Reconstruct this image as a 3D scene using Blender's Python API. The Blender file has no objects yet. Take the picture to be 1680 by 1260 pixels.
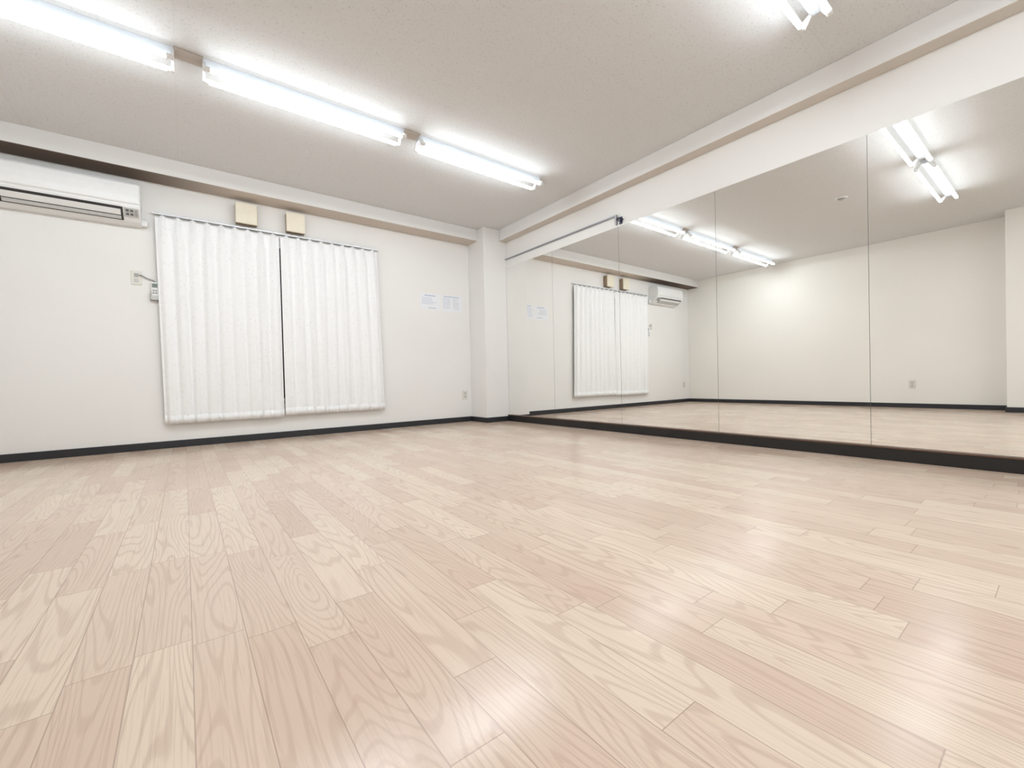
import bpy, bmesh, math, random
from mathutils import Vector, Matrix
random.seed(7)
S = bpy.context.scene
C = S.collection
try:
    S.view_settings.view_transform = 'Standard'
    S.view_settings.look = 'None'
except Exception:
    pass

# ------------------------------------------------------------------ dimensions (metres)
EYE = 0.55
XL, XR = -1.65, 3.46        # wall opposite the mirrors, mirror wall
YB, YF = -2.00, 4.98        # wall behind the camera, curtain wall
H = 2.53                    # ceiling
SOF = 2.38                  # underside of the beams
BY, BX = 4.745, 3.345       # front faces of the two beams
PX, PY = 3.10, 4.60         # corner pillar
MX = 3.455                  # mirror surface

# ------------------------------------------------------------------ node helpers
class NT:
    def __init__(s, name):
        s.m = bpy.data.materials.new(name); s.m.use_nodes = True
        s.t = s.m.node_tree; s.n = s.t.nodes; s.b = s.n['Principled BSDF']
    def link(s, a, b): s.t.links.new(a, b)
    def put(s, sock, v):
        if isinstance(v, bpy.types.NodeSocket): s.link(v, sock)
        elif v is not None: sock.default_value = v
    def math(s, op, a, b=None, c=None, clamp=False):
        n = s.n.new('ShaderNodeMath'); n.operation = op; n.use_clamp = clamp
        for i, v in enumerate((a, b, c)):
            if v is not None: s.put(n.inputs[i], v)
        return n.outputs[0]
    def coords(s):
        return s.n.new('ShaderNodeTexCoord').outputs['Object']
    def sep(s, v):
        n = s.n.new('ShaderNodeSeparateXYZ'); s.link(v, n.inputs[0]); return n.outputs
    def comb(s, x, y, z=0.0):
        n = s.n.new('ShaderNodeCombineXYZ')
        for i, v in enumerate((x, y, z)): s.put(n.inputs[i], v)
        return n.outputs[0]
    def noise(s, vec, scale=5, detail=2, rough=.5, dist=0):
        n = s.n.new('ShaderNodeTexNoise'); s.link(vec, n.inputs['Vector'])
        n.inputs['Scale'].default_value = scale; n.inputs['Detail'].default_value = detail
        n.inputs['Roughness'].default_value = rough; n.inputs['Distortion'].default_value = dist
        return n.outputs['Fac']
    def voro(s, vec, scale=5, feature='F1'):
        n = s.n.new('ShaderNodeTexVoronoi'); n.feature = feature; s.link(vec, n.inputs['Vector'])
        n.inputs['Scale'].default_value = scale
        return n.outputs['Distance']
    def white(s, vec):
        n = s.n.new('ShaderNodeTexWhiteNoise'); n.noise_dimensions = '3D'; s.link(vec, n.inputs['Vector'])
        return n.outputs
    def ramp(s, v, a, b, c=0.0, d=1.0, smooth=True):
        n = s.n.new('ShaderNodeMapRange'); s.put(n.inputs[0], v)
        if smooth: n.interpolation_type = 'SMOOTHSTEP'
        for i, x in zip((1, 2, 3, 4), (a, b, c, d)): n.inputs[i].default_value = x
        return n.outputs[0]
    def mix(s, f, a, b, mode='MIX'):
        n = s.n.new('ShaderNodeMix'); n.data_type = 'RGBA'; n.blend_type = mode
        s.put(n.inputs[0], f)
        for i, v in ((6, a), (7, b)):
            if isinstance(v, tuple): v = (v[0], v[1], v[2], 1)
            s.put(n.inputs[i], v)
        return n.outputs[2]
    def bump(s, h, strength=.2, dist=.01):
        n = s.n.new('ShaderNodeBump'); s.link(h, n.inputs['Height'])
        n.inputs['Strength'].default_value = strength; n.inputs['Distance'].default_value = dist
        s.link(n.outputs[0], s.b.inputs['Normal'])
    def set(s, **k):
        for a, v in k.items():
            a = a.replace('_', ' ')
            if isinstance(v, tuple) and len(v) == 3: v = (*v, 1)
            s.put(s.b.inputs[a], v)

def plain(name, col, rough=.5, metal=0.0, var=.04, scale=30):
    t = NT(name); co = t.coords()
    f = t.noise(co, scale, 1)
    c2 = tuple(max(0, c * (1 - var * 2)) for c in col)
    t.set(Base_Color=t.mix(f, tuple(min(1, c * (1 + var)) for c in col), c2), Metallic=metal, Roughness=rough)
    return t.m

# ------------------------------------------------------------------ materials
def m_wall(name, col, shade=None):
    t = NT(name); co = t.coords()
    big = t.noise(co, 1.1, 1, .55); fine = t.noise(co, 170, 2, .6)
    c = t.mix(t.ramp(big, .3, .75), col, tuple(x * .97 for x in col))
    if shade:       # shade over the air conditioner, painted into the board as brown
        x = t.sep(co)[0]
        c = t.mix(t.ramp(t.math('ADD', x, t.math('MULTIPLY', big, .3)), -.25, .75, .92, 0), c, shade)
    t.set(Base_Color=c, Roughness=.75, Specular_IOR_Level=.3)
    t.bump(fine, .18, .004)
    return t.m
M_WALL = m_wall('wallpaper_white', (.91, .893, .868))
M_WALLC = m_wall('wallpaper_cream', (.94, .912, .862))
M_BEAM = m_wall('beam_white', (.89, .88, .865))
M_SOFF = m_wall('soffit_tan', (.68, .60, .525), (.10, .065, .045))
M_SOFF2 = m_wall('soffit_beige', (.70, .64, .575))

def m_ceil():
    t = NT('ceiling_board'); co = t.coords(); x, y, z = t.sep(co)
    n = t.noise(co, 70, 2, .7)
    pit = t.ramp(n, .58, .68)
    fx = t.math('ABSOLUTE', t.math('SUBTRACT', t.math('FRACT', t.math('DIVIDE', x, .91)), .5))
    fy = t.math('ABSOLUTE', t.math('SUBTRACT', t.math('FRACT', t.math('DIVIDE', y, .91)), .5))
    seam = t.math('MAXIMUM', t.ramp(fx, .4965, .4995), t.ramp(fy, .4965, .4995))
    c = t.mix(t.math('MULTIPLY', pit, .45), (.765, .765, .758), (.50, .485, .465))
    c = t.mix(t.math('MULTIPLY', seam, .12), c, (.45, .42, .38))
    t.set(Base_Color=c, Roughness=.85, Specular_IOR_Level=.2)
    t.bump(t.math('SUBTRACT', n, t.math('ADD', pit, t.math('MULTIPLY', seam, .3))), .30, .005)
    return t.m
M_CEIL = m_ceil()

def m_floor():
    W, L = .096, .58
    t = NT('plank_floor'); co = t.coords(); x, y, z = t.sep(co)
    u = t.math('DIVIDE', x, W); row = t.math('FLOOR', u); fu = t.math('FRACT', u)
    off = t.white(t.comb(row, 3.3, 1.7))[0]
    v = t.math('ADD', t.math('DIVIDE', y, L), t.math('MULTIPLY', off, 9.0))
    col = t.math('FLOOR', v); fv = t.math('FRACT', v)
    rnd = t.white(t.comb(row, col, 5.1))
    r, g, b = t.sep(rnd[1])
    # cathedral grain: thin contour lines of a smooth stretched noise, its own on each plank
    gv = t.comb(t.math('ADD', t.math('MULTIPLY', x, 10.0), t.math('MULTIPLY', r, 60)),
                t.math('ADD', t.math('MULTIPLY', y, 1.15), t.math('MULTIPLY', g, 60)),
                t.math('MULTIPLY', b, 40))
    smooth = t.noise(gv, 1.0, 0.9, .3, .0)
    rings = t.math('SINE', t.math('MULTIPLY', smooth, t.math('ADD', 95, t.math('MULTIPLY', g, 85))))
    dark = t.ramp(rings, .25, 1.0)
    fine = t.noise(t.comb(t.math('ADD', t.math('MULTIPLY', x, 230), t.math('MULTIPLY', r, 90)), t.math('MULTIPLY', y, 5.0), b), 1.0, 2, .6)
    c = t.mix(r, (.730, .575, .458), (.650, .488, .385))
    c = t.mix(t.math('MULTIPLY', t.ramp(b, .55, .95), .75), c, (.79, .655, .52))
    c = t.mix(t.math('MULTIPLY', dark, .36), c, (.50, .345, .26))
    c = t.mix(t.math('MULTIPLY', t.ramp(fine, .48, .70), .30), c, (.47, .325, .245))
    sx = t.math('MULTIPLY', t.math('MINIMUM', fu, t.math('SUBTRACT', 1.0, fu)), W)
    sy = t.math('MULTIPLY', t.math('MINIMUM', fv, t.math('SUBTRACT', 1.0, fv)), L)
    seam = t.ramp(t.math('MINIMUM', sx, sy), .0004, .0016, 1, 0)
    c = t.mix(t.math('MULTIPLY', seam, .58), c, (.33, .225, .175))
    scuff = t.noise(co, 3.2, 3, .65)
    t.set(Base_Color=c, Specular_IOR_Level=.43, Roughness=t.ramp(scuff, .3, .7, .15, .24))
    # embossed grain plus slight waviness that breaks the lamp reflections up
    wavy = t.noise(t.comb(t.math('MULTIPLY', x, 44), t.math('MULTIPLY', y, 24), 0.0), 1.0, 2, .6)
    h = t.math('ADD', t.math('MULTIPLY', fine, .05), t.math('MULTIPLY', wavy, 1.0))
    h = t.math('SUBTRACT', h, t.math('MULTIPLY', seam, .12))
    t.bump(h, .10, .004)
    return t.m
M_FLOOR = m_floor()

def m_cloth():
    t = NT('curtain_fabric'); co = t.coords(); x, y, z = t.sep(co)
    v = t.comb(t.math('MULTIPLY', x, 46), t.math('MULTIPLY', z, 28), 0.0)
    d = t.voro(v, 1.0); n = t.noise(v, 2.3, 1)
    spr = t.math('MULTIPLY', t.ramp(d, .2, .34, 1, 0), t.ramp(n, .44, .55))
    c = t.mix(t.math('MULTIPLY', spr, .50), (.96, .96, .96), (.80, .785, .765))
    t.set(Base_Color=c, Roughness=.75, Specular_IOR_Level=.3)
    return t.m
M_CLOTH = m_cloth()

def m_wood():
    t = NT('ledge_wood'); co = t.coords(); x, y, z = t.sep(co)
    n = t.noise(t.comb(t.math('MULTIPLY', x, 60), t.math('MULTIPLY', y, 3), t.math('MULTIPLY', z, 60)), 1, 3, .6)
    t.set(Base_Color=t.mix(n, (.17, .09, .055), (.07, .038, .025)), Roughness=.45)
    return t.m
M_WOOD = m_wood()

def m_mirror():
    t = NT('mirror_glass'); n = t.noise(t.coords(), 2, 1)
    t.set(Base_Color=t.mix(n, (.955, .95, .93), (.945, .945, .925)), Metallic=1.0, Roughness=.0)
    return t.m
M_MIRROR = m_mirror()

def m_tube(k):
    # emission shaped by direction: upper half dimmed to hold back glare on base and ceiling
    t = NT('tube_glow'); g = t.n.new('ShaderNodeNewGeometry')
    nz = t.sep(g.outputs['Normal'])[2]
    f = t.ramp(nz, -.75, .30, 1.0, .06)
    n = t.n.new('ShaderNodeEmission'); n.inputs['Color'].default_value = (.87, .945, 1.0, 1)
    t.link(t.math('MULTIPLY', f, k), n.inputs['Strength'])
    t.link(n.outputs[0], t.n['Material Output'].inputs['Surface'])
    return t.m
M_TUBE = m_tube(60.0)
M_BASEB = plain('baseboard_vinyl', (.022, .023, .028), .45)
M_BLACK = plain('black_vinyl', (.010, .0095, .010), .4)
M_DARK = plain('dark_gap', (.015, .015, .017), .6)
M_SLOT = plain('outlet_shade', (.040, .038, .036), .6)
M_EDGE = plain('glass_edge', (.10, .11, .105), .4)
M_WHITE = plain('white_plastic', (.89, .89, .88), .35, var=.015)
M_ENAMEL = plain('white_enamel', (.70, .74, .79), .45, var=.015)
M_GREYP = plain('grey_plastic', (.16, .16, .17), .4)
M_MGREY = plain('mid_grey_plastic', (.42, .42, .42), .4)
M_LGREY = plain('light_grey_plastic', (.62, .62, .60), .4)
M_CREAM = plain('cream_plastic', (.88, .81, .66), .45, var=.02)
M_TAN = plain('tan_box', (.34, .25, .16), .55)
M_TANL = plain('shade_tan', (.52, .46, .40), .6)
M_IVORY = plain('ivory_plate', (.79, .77, .70), .4, var=.02)
M_METAL = plain('grey_metal', (.36, .36, .40), .4, .3)
M_IRON = plain('dark_blue_iron', (.025, .025, .055), .45, .4)
M_ALU = plain('rail_metal', (.62, .62, .63), .35, .5)
M_PAPER = plain('paper', (.90, .91, .94), .3, var=.02)
M_INK = plain('blue_ink', (.33, .39, .58), .6)
M_LCD = plain('lcd_screen', (.22, .26, .24), .2)
M_GLASS = plain('night_glass', (.02, .022, .028), .1)
M_CORD = plain('grey_cord', (.33, .32, .31), .5)

# ------------------------------------------------------------------ mesh helpers
def box(bm, x0, x1, y0, y1, z0, z1):
    v = [bm.verts.new((x, y, z)) for x in (x0, x1) for y in (y0, y1) for z in (z0, z1)]
    for f in ((0, 1, 3, 2), (4, 6, 7, 5), (0, 4, 5, 1), (2, 3, 7, 6), (0, 2, 6, 4), (1, 5, 7, 3)):
        bm.faces.new([v[i] for i in f])
    return bm
def B(*a): return box(bmesh.new(), *a)
def prism(bm, pts, a, b, axis='x'):
    def mk(t, p):
        return (t, p[0], p[1]) if axis == 'x' else ((p[0], t, p[1]) if axis == 'y' else (p[0], p[1], t))
    r0 = [bm.verts.new(mk(a, p)) for p in pts]; r1 = [bm.verts.new(mk(b, p)) for p in pts]
    n = len(pts)
    bm.faces.new(r0); bm.faces.new(r1)
    for i in range(n):
        bm.faces.new((r0[i], r0[(i + 1) % n], r1[(i + 1) % n], r1[i]))
    bmesh.ops.recalc_face_normals(bm, faces=bm.faces)
    return bm
def tube(bm, pts, r, n=12, caps=True):
    rings = []; P = [Vector(p) for p in pts]; up = None
    for i, p in enumerate(P):
        d = (P[min(i + 1, len(P) - 1)] - P[max(i - 1, 0)]).normalized()
        if up is None: up = d.orthogonal().normalized()
        up = (up - d * up.dot(d)).normalized(); q = d.cross(up)
        rings.append([bm.verts.new(p + (up * math.cos(2 * math.pi * k / n) + q * math.sin(2 * math.pi * k / n)) * r) for k in range(n)])
    for a, b in zip(rings, rings[1:]):
        for k in range(n):
            bm.faces.new((a[k], a[(k + 1) % n], b[(k + 1) % n], b[k]))
    if caps:
        bm.faces.new(rings[0]); bm.faces.new(rings[-1])
    bmesh.ops.recalc_face_normals(bm, faces=bm.faces)
    return bm
def lathe(bm, c, prof, n=32):     # about z through c
    rings = [[bm.verts.new((c[0] + r * math.cos(2 * math.pi * k / n), c[1] + r * math.sin(2 * math.pi * k / n), c[2] + z)) for k in range(n)] for r, z in prof]
    for a, b in zip(rings, rings[1:]):
        for k in range(n): bm.faces.new((a[k], a[(k + 1) % n], b[(k + 1) % n], b[k]))
    bm.faces.new(rings[0]); bm.faces.new(rings[-1])
    bmesh.ops.recalc_face_normals(bm, faces=bm.faces)
    return bm
def rootloc(o):
    while o.parent: o = o.parent
    return o.location.copy()
def obj(name, bm, mat, parent=None, origin=(0, 0, 0), smooth=False, bevel=0.0):
    """all shapes are written in room coordinates, then moved into the frame of their thing"""
    o0 = rootloc(parent) if parent else Vector(origin)
    bmesh.ops.translate(bm, verts=bm.verts, vec=-o0)
    me = bpy.data.meshes.new(name); bm.to_mesh(me); bm.free()
    me.materials.append(mat)
    o = bpy.data.objects.new(name, me); C.objects.link(o)
    if parent: o.parent = parent
    else: o.location = o0
    if smooth:
        for p in me.polygons: p.use_smooth = True
    if bevel:
        md = o.modifiers.new('bevel', 'BEVEL'); md.width = bevel; md.segments = 2; md.limit_method = 'ANGLE'
    return o
def tag(o, label, cat, group=None):
    o['label'] = label; o['category'] = cat
    if group: o['group'] = group
    return o
def thing(name, loc, label, cat, group=None):
    o = bpy.data.objects.new(name, None); C.objects.link(o); o.location = loc
    o.empty_display_size = .1
    return tag(o, label, cat, group)
def struct(name, bm, mat, parent=None, **k):
    o = obj(name, bm, mat, parent, **k)
    if not parent: o['kind'] = 'structure'
    return o

# ------------------------------------------------------------------ room shell
T = .12
struct('floor', B(XL - T, XR + T, YB - T, YF + T, -.1, 0), M_FLOOR)
struct('ceiling', B(XL - T, XR + T, YB - T, YF + T, H, H + .1), M_CEIL)
struct('wall_left', B(XL - T, XL, YB, YF, 0, H), M_WALLC)
struct('wall_right', B(XR, XR + T, YB, YF, 0, H), M_WALL)
struct('wall_far', B(XL - T, XR + T, YF, YF + T, 0, H), M_WALL)
struct('wall_back', B(XL - T, XR + T, YB - T, YB, 0, H), M_WALLC)
struct('trim_1', B(PX, XR, PY, YF, 0, H), M_WALL, bevel=.006)              # corner pillar
struct('trim_2', B(XL, PX, BY, YF, SOF + .004, H), M_BEAM, bevel=.003)     # beam over the curtains
struct('trim_3', B(BX, XR, YB, PY, SOF + .004, H), M_BEAM, bevel=.003)     # beam over the mirrors
struct('trim_4', B(XL, -1.29, -.35, .51, 0, H), M_WALLC, bevel=.006)        # pillar on the opposite wall
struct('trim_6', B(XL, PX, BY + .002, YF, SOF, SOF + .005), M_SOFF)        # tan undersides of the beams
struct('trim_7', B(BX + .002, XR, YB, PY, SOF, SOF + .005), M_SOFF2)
bb = .065
struct('baseboard_far', B(XL, PX, YF - .012, YF, 0, bb), M_BASEB, bevel=.003)
bm = B(PX - .012, PX, PY - .012, YF - .012, 0, bb); box(bm, PX, MX - .02, PY - .012, PY, 0, bb)
struct('baseboard_corner', bm, M_BASEB, bevel=.003)
struct('baseboard_left', B(XL, XL + .012, .51, YF - .012, 0, bb), M_BASEB, bevel=.003)
bm = B(-1.29, -1.278, -.35, .522, 0, bb); box(bm, XL + .012, -1.29, .51, .522, 0, bb)
struct('baseboard_pillar', bm, M_BASEB, bevel=.003)
struct('baseboard_right', B(MX - .022, XR, YB, PY, 0, .074), M_BLACK, bevel=.003)
struct('trim_5', B(MX - .026, XR, -.20, PY, .074, .084), M_WOOD, bevel=.002)   # ledge the mirrors stand on

# ------------------------------------------------------------------ window behind the curtains
w = struct('window_1', B(-.04, 1.70, YF - .008, YF + .01, .40, 1.97), M_GLASS)
bm = bmesh.new()
for a in ((-.08, -.03, .36, 2.01), (1.69, 1.74, .36, 2.01)): box(bm, a[0], a[1], YF - .014, YF, a[2], a[3])
for z0 in (.36, 1.96): box(bm, -.08, 1.74, YF - .014, YF, z0, z0 + .05)
struct('window_frame', bm, M_ALU, w)

# ------------------------------------------------------------------ mirrors
edges = [4.598, 3.70, 2.732, 1.757, .782, -.195]
mlabels = ['narrowest frameless wall mirror, butted against the corner pillar, showing the notices',
           'second frameless wall mirror from the corner pillar, reflecting the left half of the curtains',
           'frameless wall mirror reflecting the air conditioner and the end of the curtains',
           'frameless wall mirror reflecting the wall outlet and the round ceiling fitting',
           'rightmost frameless wall mirror, cut off by the edge of the photo']
for i, lb in enumerate(mlabels):
    y1, y0 = edges[i] - .0013, edges[i + 1] + .0013
    o = obj('wall_mirror', B(MX, XR, y0, y1, .084, 2.043), M_MIRROR, origin=(XR, (y0 + y1) / 2, .084))
    tag(o, lb, 'mirror', 'frameless mirrors along the right wall')
    obj('glass_edge', B(MX + .0003, XR - .0003, y0 - .0024, y0 - .0001, .086, 2.041), M_EDGE, o)

# rail above the first two mirrors with its scrolled end bracket
bm = B(MX - .018, XR, 2.742, PY, 2.148, 2.160); box(bm, MX - .018, XR, 2.742, 2.755, 2.062, 2.148)
tag(obj('trim_rail', bm, M_METAL, origin=(XR, 2.75, 2.06), bevel=.001),
    'thin grey metal rail with a bent down end above the first two mirrors', 'rail')
br = thing('rail_bracket', (XR, 2.70, 2.06), 'small dark scrolled bracket on the wall at the end of the grey rail', 'bracket')
obj('wall_plate', B(XR - .004, XR, 2.682, 2.718, 2.060, 2.130), M_IRON, br, bevel=.001)
for cy, cz, r0, tw in ((2.716, 2.108, .021, 1), (2.682, 2.088, .020, -1)):
    pts = [(MX - .012, cy + tw * (r0 * (1 - k / 40)) * math.cos(k * .32), cz + (r0 * (1 - k / 40)) * math.sin(k * .32)) for k in range(32)]
    obj('scroll', tube(bmesh.new(), pts, .0038, 8), M_IRON, br, smooth=True)
obj('pin', tube(bmesh.new(), [(XR - .003, 2.70, 2.098), (MX - .020, 2.70, 2.098)], .005, 10), M_METAL, br)

# ------------------------------------------------------------------ curtains and their rail
RZ, CY = 2.096, 4.940
def make_curtain(x0, x1, xb0, xb1, zt, zb, npl, seed, label):
    root = thing('curtain', ((x0 + x1) / 2, CY - .01, zb), label, 'curtain', 'white pinch pleated curtains')
    rng = random.Random(seed)
    amp = [rng.uniform(.65, 1.1) for _ in range(npl + 2)]
    sk = [rng.uniform(-.12, .12) for _ in range(npl + 2)]
    ph = [rng.uniform(0, 6.28) for _ in range(4)]
    bm = bmesh.new(); nx, nz = npl * 26, 44
    sm = lambda a: max(0, min(1, a)) ** 2 * (3 - 2 * max(0, min(1, a)))
    g = []
    def Y(s, t):
        p = s * npl + .10 * math.sin(s * 9 + ph[0]) * t
        k = int(max(0, min(npl - 1, math.floor(p)))); c = p - k - .5 - sk[k] * t
        a = amp[k]
        pk = math.exp(-(c / .16) ** 2) * (.028 + .006 * math.cos(c / .05 * 3.14))
        bd = (.5 + .5 * math.cos(2 * math.pi * max(-.5, min(.5, c)))) * .036 * a * (1 - .2 * t)
        bd += .0045 * math.sin(2 * math.pi * p * 2 + ph[1] + t * 1.0) * t
        bd += .003 * math.sin(s * 31 + ph[2] + t * 2)
        wt = sm((t - .015) / .11)
        return pk * (1 - wt) + bd * wt, pk / .034
    for j in range(nz + 1):
        t = j / nz; t = t ** 1.25; rowv = []
        for i in range(nx + 1):
            s = i / nx; d, pk = Y(s, t)
            x = (x0 + (x1 - x0) * s) * (1 - t) + (xb0 + (xb1 - xb0) * s) * t
            z = zt + (zb - zt) * t - (.018 * (1 - pk)) * max(0, 1 - t * 8)
            rowv.append(bm.verts.new((x, CY - d, z)))
        g.append(rowv)
    for j in range(nz):
        for i in range(nx): bm.faces.new((g[j][i], g[j + 1][i], g[j + 1][i + 1], g[j][i + 1]))
    bot = [v.co.copy() for v in g[nz]]
    o = obj('drape', bm, M_CLOTH, root, smooth=True)
    md = o.modifiers.new('thick', 'SOLIDIFY'); md.thickness = .0025; md.offset = 1
    # stitched hem fold at the bottom, sitting just in front of the drape
    bm = bmesh.new()
    hr = [[bm.verts.new((c.x, c.y - .003, c.z + f * .075 - .001)) for c in bot] for f in (0, 1)]
    for i in range(nx): bm.faces.new((hr[0][i], hr[0][i + 1], hr[1][i + 1], hr[1][i]))
    o = obj('hem', bm, M_CLOTH, root, smooth=True)
    md = o.modifiers.new('thick', 'SOLIDIFY'); md.thickness = .0012; md.offset = 0
    for k in range(npl):
        x = x0 + (x1 - x0) * (k + .5) / npl
        obj('curtain_hook', tube(bmesh.new(), [(x, CY - .002, zt - .03), (x, CY + .002, zt - .002), (x, CY + .011, RZ - .004), (x, CY + .012, RZ)], .0028, 6), M_WHITE, root, smooth=True)
    return root
make_curtain(-.177, .803, -.147, .812, 2.088, .222, 9, 3, 'white patterned pleated curtain on the left, nearest the air conditioner')
make_curtain(.815, 1.822, .823, 1.872, 2.090, .238, 9, 11, 'white patterned pleated curtain on the right, nearest the notices')
rail = thing('curtain_rail', (.82, YF, 2.09), 'thin metal rail the white curtains hang from, under the cream boxes', 'curtain rail')
obj('track', B(-.19, 1.84, CY + .004, CY + .020, RZ, RZ + .016), M_ALU, rail, bevel=.002)
for x in (-.15, .81, 1.79): obj('bracket', B(x - .012, x + .012, CY + .018, YF, RZ + .002, RZ + .022), M_ALU, rail, bevel=.002)
for x in (-.196, 1.834): obj('end_cap', B(x, x + .012, CY + .001, CY + .023, RZ - .001, RZ + .019), M_WHITE, rail, bevel=.002)

# ------------------------------------------------------------------ two cream boxes above the curtains
for x0, x1, lb in ((.43, .61, 'cream square wall box above the left curtain'), (.87, 1.045, 'cream square wall box above the right curtain')):
    r = thing('junction_box', ((x0 + x1) / 2, YF, 2.13), lb, 'wall box', 'cream boxes above the curtains')
    obj('back_box', B(x0 + .006, x1 + .004, 4.905, YF, 2.136, 2.322), M_TAN, r, bevel=.003)
    cv = obj('cover', B(x0, x1, 4.885, 4.906, 2.130, 2.328), M_CREAM, r, bevel=.004)
    for zz in (2.15, 2.308):
        obj('screw', tube(bmesh.new(), [((x0 + x1) / 2, 4.887, zz), ((x0 + x1) / 2, 4.8835, zz)], .004, 10), M_IVORY, cv)

# ------------------------------------------------------------------ air conditioner
AX0, AX1 = -1.12, -.262
ac = thing('air_conditioner', ((AX0 + AX1) / 2, YF, 1.955), 'white wall mounted air conditioner under the beam at the left', 'air conditioner')
def ap(pts): return [(YF - d, z) for d, z in pts]
obj('body', prism(bmesh.new(), ap([(0, 1.955), (0, 2.272), (.170, 2.272), (.190, 2.266), (.200, 2.245), (.201, 2.075), (.196, 2.056), (.17, 2.028), (.10, 1.972), (.06, 1.957)]), AX0, AX1), M_WHITE, ac, bevel=.006)
obj('front_panel', prism(bmesh.new(), ap([(.192, 2.092), (.206, 2.089), (.214, 2.100), (.216, 2.15), (.213, 2.21), (.206, 2.252), (.192, 2.270), (.184, 2.270)]), AX0 + .006, AX1 - .006), M_WHITE, ac, bevel=.003)
p0, p1 = Vector((.198, 2.058)), Vector((.095, 1.968)); dv = (p1 - p0).normalized(); nv = Vector((-dv.y, dv.x))
if nv.y > 0: nv = -nv
def sl(a, b, lo, hi):
    q = [p0 + dv * a + nv * lo, p0 + dv * b + nv * lo, p0 + dv * b + nv * hi, p0 + dv * a + nv * hi]
    return ap([(v.x, v.y) for v in q])
obj('air_outlet', prism(bmesh.new(), sl(.000, .122, -.006, .005), AX0 + .05, AX1 - .112), M_SLOT, ac)
obj('louver', prism(bmesh.new(), sl(.020, .074, .0055, .009), AX0 + .066, AX1 - .126), M_WHITE, ac, bevel=.002)
obj('louver', prism(bmesh.new(), sl(.083, .114, .0045, .008), AX0 + .066, AX1 - .126), M_LGREY, ac, bevel=.002)
dp = obj('display_panel', prism(bmesh.new(), sl(.000, .086, -.004, .0055), AX1 - .106, AX1 - .012), M_LGREY, ac, bevel=.002)
for xx, a in ((.094, .012), (.066, .012), (.094, .046), (.066, .046)):
    obj('indicator', prism(bmesh.new(), sl(a, a + .020, .004, .0075), AX1 - xx, AX1 - xx + .020), M_GREYP, dp)
obj('indicator', prism(bmesh.new(), sl(.012, .068, .004, .0075), AX1 - .038, AX1 - .020), M_MGREY, dp)
obj('side_seam', B(AX1 - .001, AX1 + .001, YF - .19, YF - .02, 2.078, 2.081), M_LGREY, ac)
obj('pipe_cover', B(AX1 - .01, AX1 + .035, YF - .05, YF, 1.965, 2.02), M_WHITE, ac, bevel=.006)

# ------------------------------------------------------------------ plates and small wall things
def outlet(c, face, label, group='wall outlets'):
    """face 'y': on the curtain wall, 'x': on the wall opposite the mirrors"""
    r = thing('wall_outlet', c, label, 'wall outlet', group)
    def bb_(u0, u1, d0, d1, z0, z1):
        if face == 'y': return B(c[0] + u0, c[0] + u1, YF - d1, YF - d0, c[2] + z0, c[2] + z1)
        return B(XL + d0, XL + d1, c[1] + u0, c[1] + u1, c[2] + z0, c[2] + z1)
    obj('plate', bb_(-.036, .036, 0, .008, -.06, .06), M_IVORY, r, bevel=.003)
    for dz in (-.022, .022):
        s = obj('socket', bb_(-.014, .014, .006, .0105, dz - .016, dz + .016), M_LGREY, r, bevel=.001)
        for du in (-.006, .006): obj('slot', bb_(du - .0012, du + .0012, .009, .0109, dz - .006, dz + .006), M_DARK, s)
    return r
outlet((3.0, YF, .358), 'y', 'ivory wall outlet low on the curtain wall beside the corner pillar')
outlet((-1.44, YF, .365), 'y', 'small wall outlet seen in the mirror beyond the air conditioner, near the room corner')
outlet((XL, 1.45, .35), 'x', 'wall outlet on the blank opposite wall, seen only in the mirror')

sw = thing('wall_switch', (-.312, YF, 1.516), 'ivory switch plate on the wall left of the curtains', 'switch')
obj('plate', B(-.348, -.276, YF - .008, YF, 1.456, 1.576), M_IVORY, sw, bevel=.003)
obj('rocker', B(-.327, -.297, YF - .013, YF - .006, 1.525, 1.555), M_MGREY, sw, bevel=.002)
obj('rocker', B(-.327, -.297, YF - .012, YF - .006, 1.478, 1.508), M_LGREY, sw, bevel=.002)
pts = [(-.290, YF - .014, 1.54), (-.272, YF - .020, 1.536), (-.25, YF - .012, 1.522), (-.225, YF - .010, 1.512), (-.20, YF - .012, 1.506), (-.186, YF - .014, 1.488)]
tag(obj('cord', tube(bmesh.new(), pts, .0045, 8), M_CORD, origin=(-.29, YF, 1.5), smooth=True), 'short grey cord running from the switch plate to the remote holder', 'cord')
rm = thing('remote_control', (-.190, YF, 1.33), 'white air conditioner remote in its wall holder beside the left curtain', 'remote control')
bm = B(-.222, -.158, YF - .006, YF + .001, 1.325, 1.42); box(bm, -.222, -.158, YF - .034, YF, 1.325, 1.33)
box(bm, -.222, -.218, YF - .034, YF, 1.325, 1.40); box(bm, -.162, -.158, YF - .034, YF, 1.325, 1.40); box(bm, -.222, -.158, YF - .034, YF - .031, 1.325, 1.37)
obj('holder', bm, M_LGREY, rm, bevel=.001)
hs = obj('handset', B(-.215, -.165, YF - .029, YF - .008, 1.332, 1.488), M_WHITE, rm, bevel=.004)
obj('screen', B(-.208, -.172, YF - .031, YF - .027, 1.44, 1.475), M_LCD, hs)
for i in range(2):
    for j in range(2):
        obj('button', B(-.206 + i * .018, -.192 + i * .018, YF - .032, YF - .027, 1.385 + j * .022, 1.399 + j * .022), M_MGREY, hs, bevel=.001)

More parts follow.
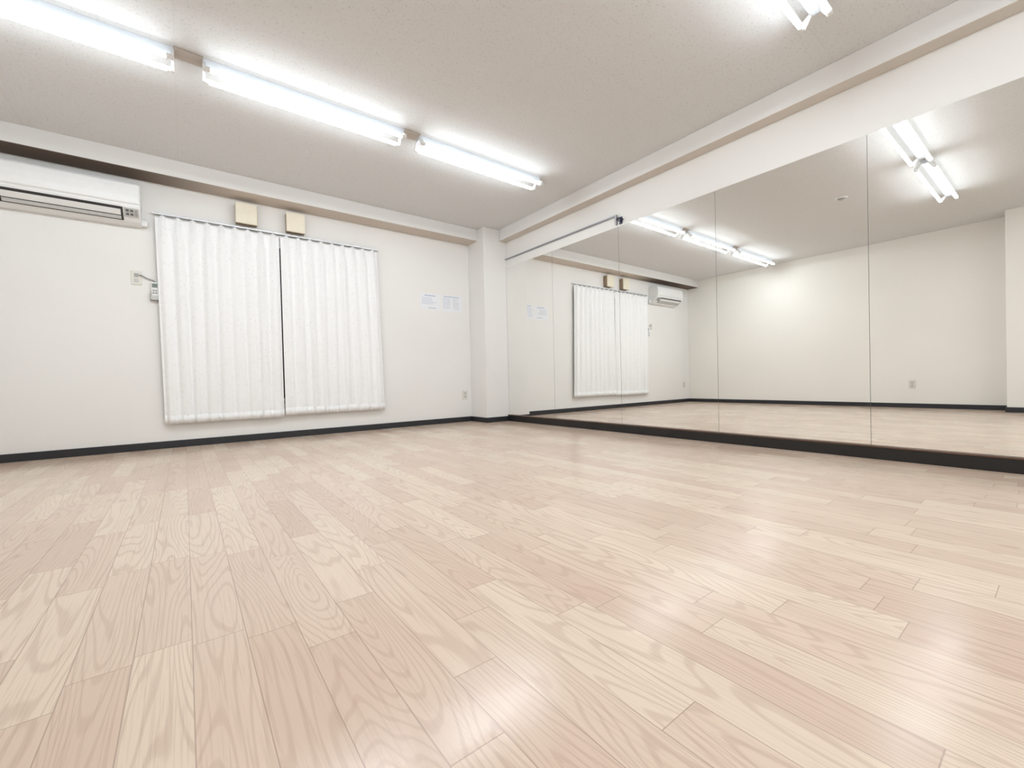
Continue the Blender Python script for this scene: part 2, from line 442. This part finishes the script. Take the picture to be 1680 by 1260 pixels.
# ------------------------------------------------------------------ notices
def notice(x0, x1, z0, z1, label, kind):
    o = obj('paper_notice', B(x0, x1, YF - .0016, YF + .001, z0, z1), M_PAPER, origin=((x0 + x1) / 2, YF, z0))
    tag(o, label, 'notice', 'printed notices on the curtain wall')
    rng = random.Random(x0)
    yy = (YF - .0022, YF - .0015)
    W = x1 - x0
    def words(bm, xa, xb, z, h, gap=.004):
        x = xa
        while x < xb - .006:
            l = min(rng.uniform(.008, .026), xb - x)
            box(bm, x, x + l, *yy, z, z + h); x += l + gap
    hd, bm, bm2 = bmesh.new(), bmesh.new(), bmesh.new()
    if kind == 0:
        words(hd, x0 + .07, x1 - .07, z1 - .032, .010, .004)
        z = z1 - .060
        while z > z0 + .06:
            words(bm, x0 + .03, x0 + W * rng.uniform(.55, .9), z, .0035, .006); z -= .018
        words(bm2, x0 + .12, x1 - .06, z0 + .024, .007)
    else:
        words(hd, x0 + .03, x1 - .05, z1 - .024, .008, .004)
        z = z1 - .048
        while z > z0 + .02:
            words(bm, x0 + .02, x0 + W * .42, z, .004, .006); words(bm2, x0 + W * .54, x0 + W * rng.uniform(.72, .92), z, .0035, .006); z -= .021
    obj('heading', hd, M_INK, o)
    obj('printed_text', bm, M_INK, o)
    obj('closing_line' if kind == 0 else 'printed_text', bm2, M_INK, o)
notice(2.372, 2.660, 1.462, 1.672, 'white notice sheet with blue heading and lines of print, left one of the pair', 0)
notice(2.682, 2.985, 1.462, 1.676, 'white notice sheet with blue print in columns, beside the corner pillar', 1)

# ------------------------------------------------------------------ fluorescent ceiling lights
FL = 1.285
def make_light(loc, label):
    x, y, z = loc
    r = thing('fluorescent_light', loc, label, 'ceiling light', 'twin tube ceiling lights')
    h = FL / 2
    obj('base', prism(bmesh.new(), [(y - .038, z), (y + .038, z), (y + .026, z - .034), (y + .010, z - .038), (y - .010, z - .038), (y - .026, z - .034)], x - h, x + h), M_ENAMEL, r, bevel=.003)
    for s in (-1, 1):
        yc, zc = y + s * .064, z - .078
        tb = obj('tube', tube(bmesh.new(), [(x - h + .034, yc, zc), (x + h - .034, yc, zc)], .0145, 12, caps=False), M_TUBE, r, smooth=True)
        for e in (-1, 1):
            xe = x + e * (h - .034)
            obj('tube_cap', tube(bmesh.new(), [(xe - e * .002, yc, zc), (xe + e * .020, yc, zc)], .0150, 12), M_WHITE, tb)
            xa, xb = sorted((x + e * (h - .015), x + e * h))
            obj('lamp_holder', prism(bmesh.new(), [(yc - s * .038, z - .022), (yc + s * .002, z - .050), (yc + s * .012, z - .064), (yc + s * .012, z - .088), (yc - s * .012, z - .091), (yc - s * .044, z - .036)], xa, xb), M_WHITE, r, bevel=.002)
    return r
def copy_tree(o, parent=None):
    c = o.copy(); C.objects.link(c)
    if parent: c.parent = parent; c.matrix_parent_inverse = o.matrix_parent_inverse.copy()
    for ch in list(o.children): copy_tree(ch, c)
    return c
R1, R2, R3 = 3.205, .835, -1.15  # last row is unseen, added behind the viewer to even out the light
l0 = make_light((.775, R1, H), 'middle twin tube ceiling light of the row before the curtains')
for x, y, lb in ((-.645, R1, 'twin tube ceiling light nearest the air conditioner, cut off by the left edge'),
                 (2.185, R1, 'twin tube ceiling light at the mirror end of the row before the curtains'),
                 (2.125, R2, 'twin tube ceiling light at top right, its end showing before the mirrors'),
                 (.705, R2, 'twin tube ceiling light seen only in the mirror, lower of the two reflected at right'),
                 (2.125, R3, 'added twin tube ceiling light, unseen behind the viewer, evening the light on the mirror side'),
                 (.705, R3, 'added twin tube ceiling light, unseen behind the viewer, evening the light mid room')):
    c = copy_tree(l0); c.location = (x, y, H); c['label'] = lb
# flat tan sheets standing in for the ceiling shade in the gaps of the row
for xa, xb, lb in ((-.006, .136, 'small tan patch of painted ceiling shade between the first and middle lights'),
                   (1.414, 1.546, 'small tan patch of painted ceiling shade before the light at the mirror end')):
    o = obj('shade_patch', B(xa, xb, R1 - .05, R1 + .05, H - .012, H), M_TANL, origin=((xa + xb) / 2, R1, H), bevel=.002)
    tag(o, lb, 'painted shade', 'painted shade between the ceiling lights')

# round ceiling fitting seen in the mirror
d = thing('smoke_detector', (.925, 1.59, H), 'small round grey ceiling fitting, seen only in the mirror', 'smoke detector')
obj('ring', lathe(bmesh.new(), (.925, 1.59, H), [(.060, 0), (.060, -.006), (.054, -.010), (.042, -.011), (.040, -.003)]), M_WHITE, d, smooth=True)
obj('sensor', lathe(bmesh.new(), (.925, 1.59, H), [(.040, -.002), (.036, -.008), (.024, -.020), (.018, -.023), (.004, -.024)]), M_MGREY, d, smooth=True)

# ------------------------------------------------------------------ world and camera
wd = bpy.data.worlds.new('World'); S.world = wd; wd.use_nodes = True
wd.node_tree.nodes['Background'].inputs[0].default_value = (.5, .55, .6, 1)
wd.node_tree.nodes['Background'].inputs[1].default_value = .3
cam = bpy.data.cameras.new('Camera'); co = bpy.data.objects.new('Camera', cam); C.objects.link(co)
cam.sensor_width = 36; cam.lens = 703.4 / 1680 * 36; cam.clip_start = .02
right = Vector((.7945, -.6068, -.02262)); fwd = Vector((.6068, .7948, -.01016))
fwd.normalize(); right = (right - fwd * right.dot(fwd)).normalized(); up = right.cross(fwd)
M = Matrix((right, up, -fwd)).transposed().to_4x4(); M.translation = (0, 0, EYE)
co.matrix_world = M
S.camera = co
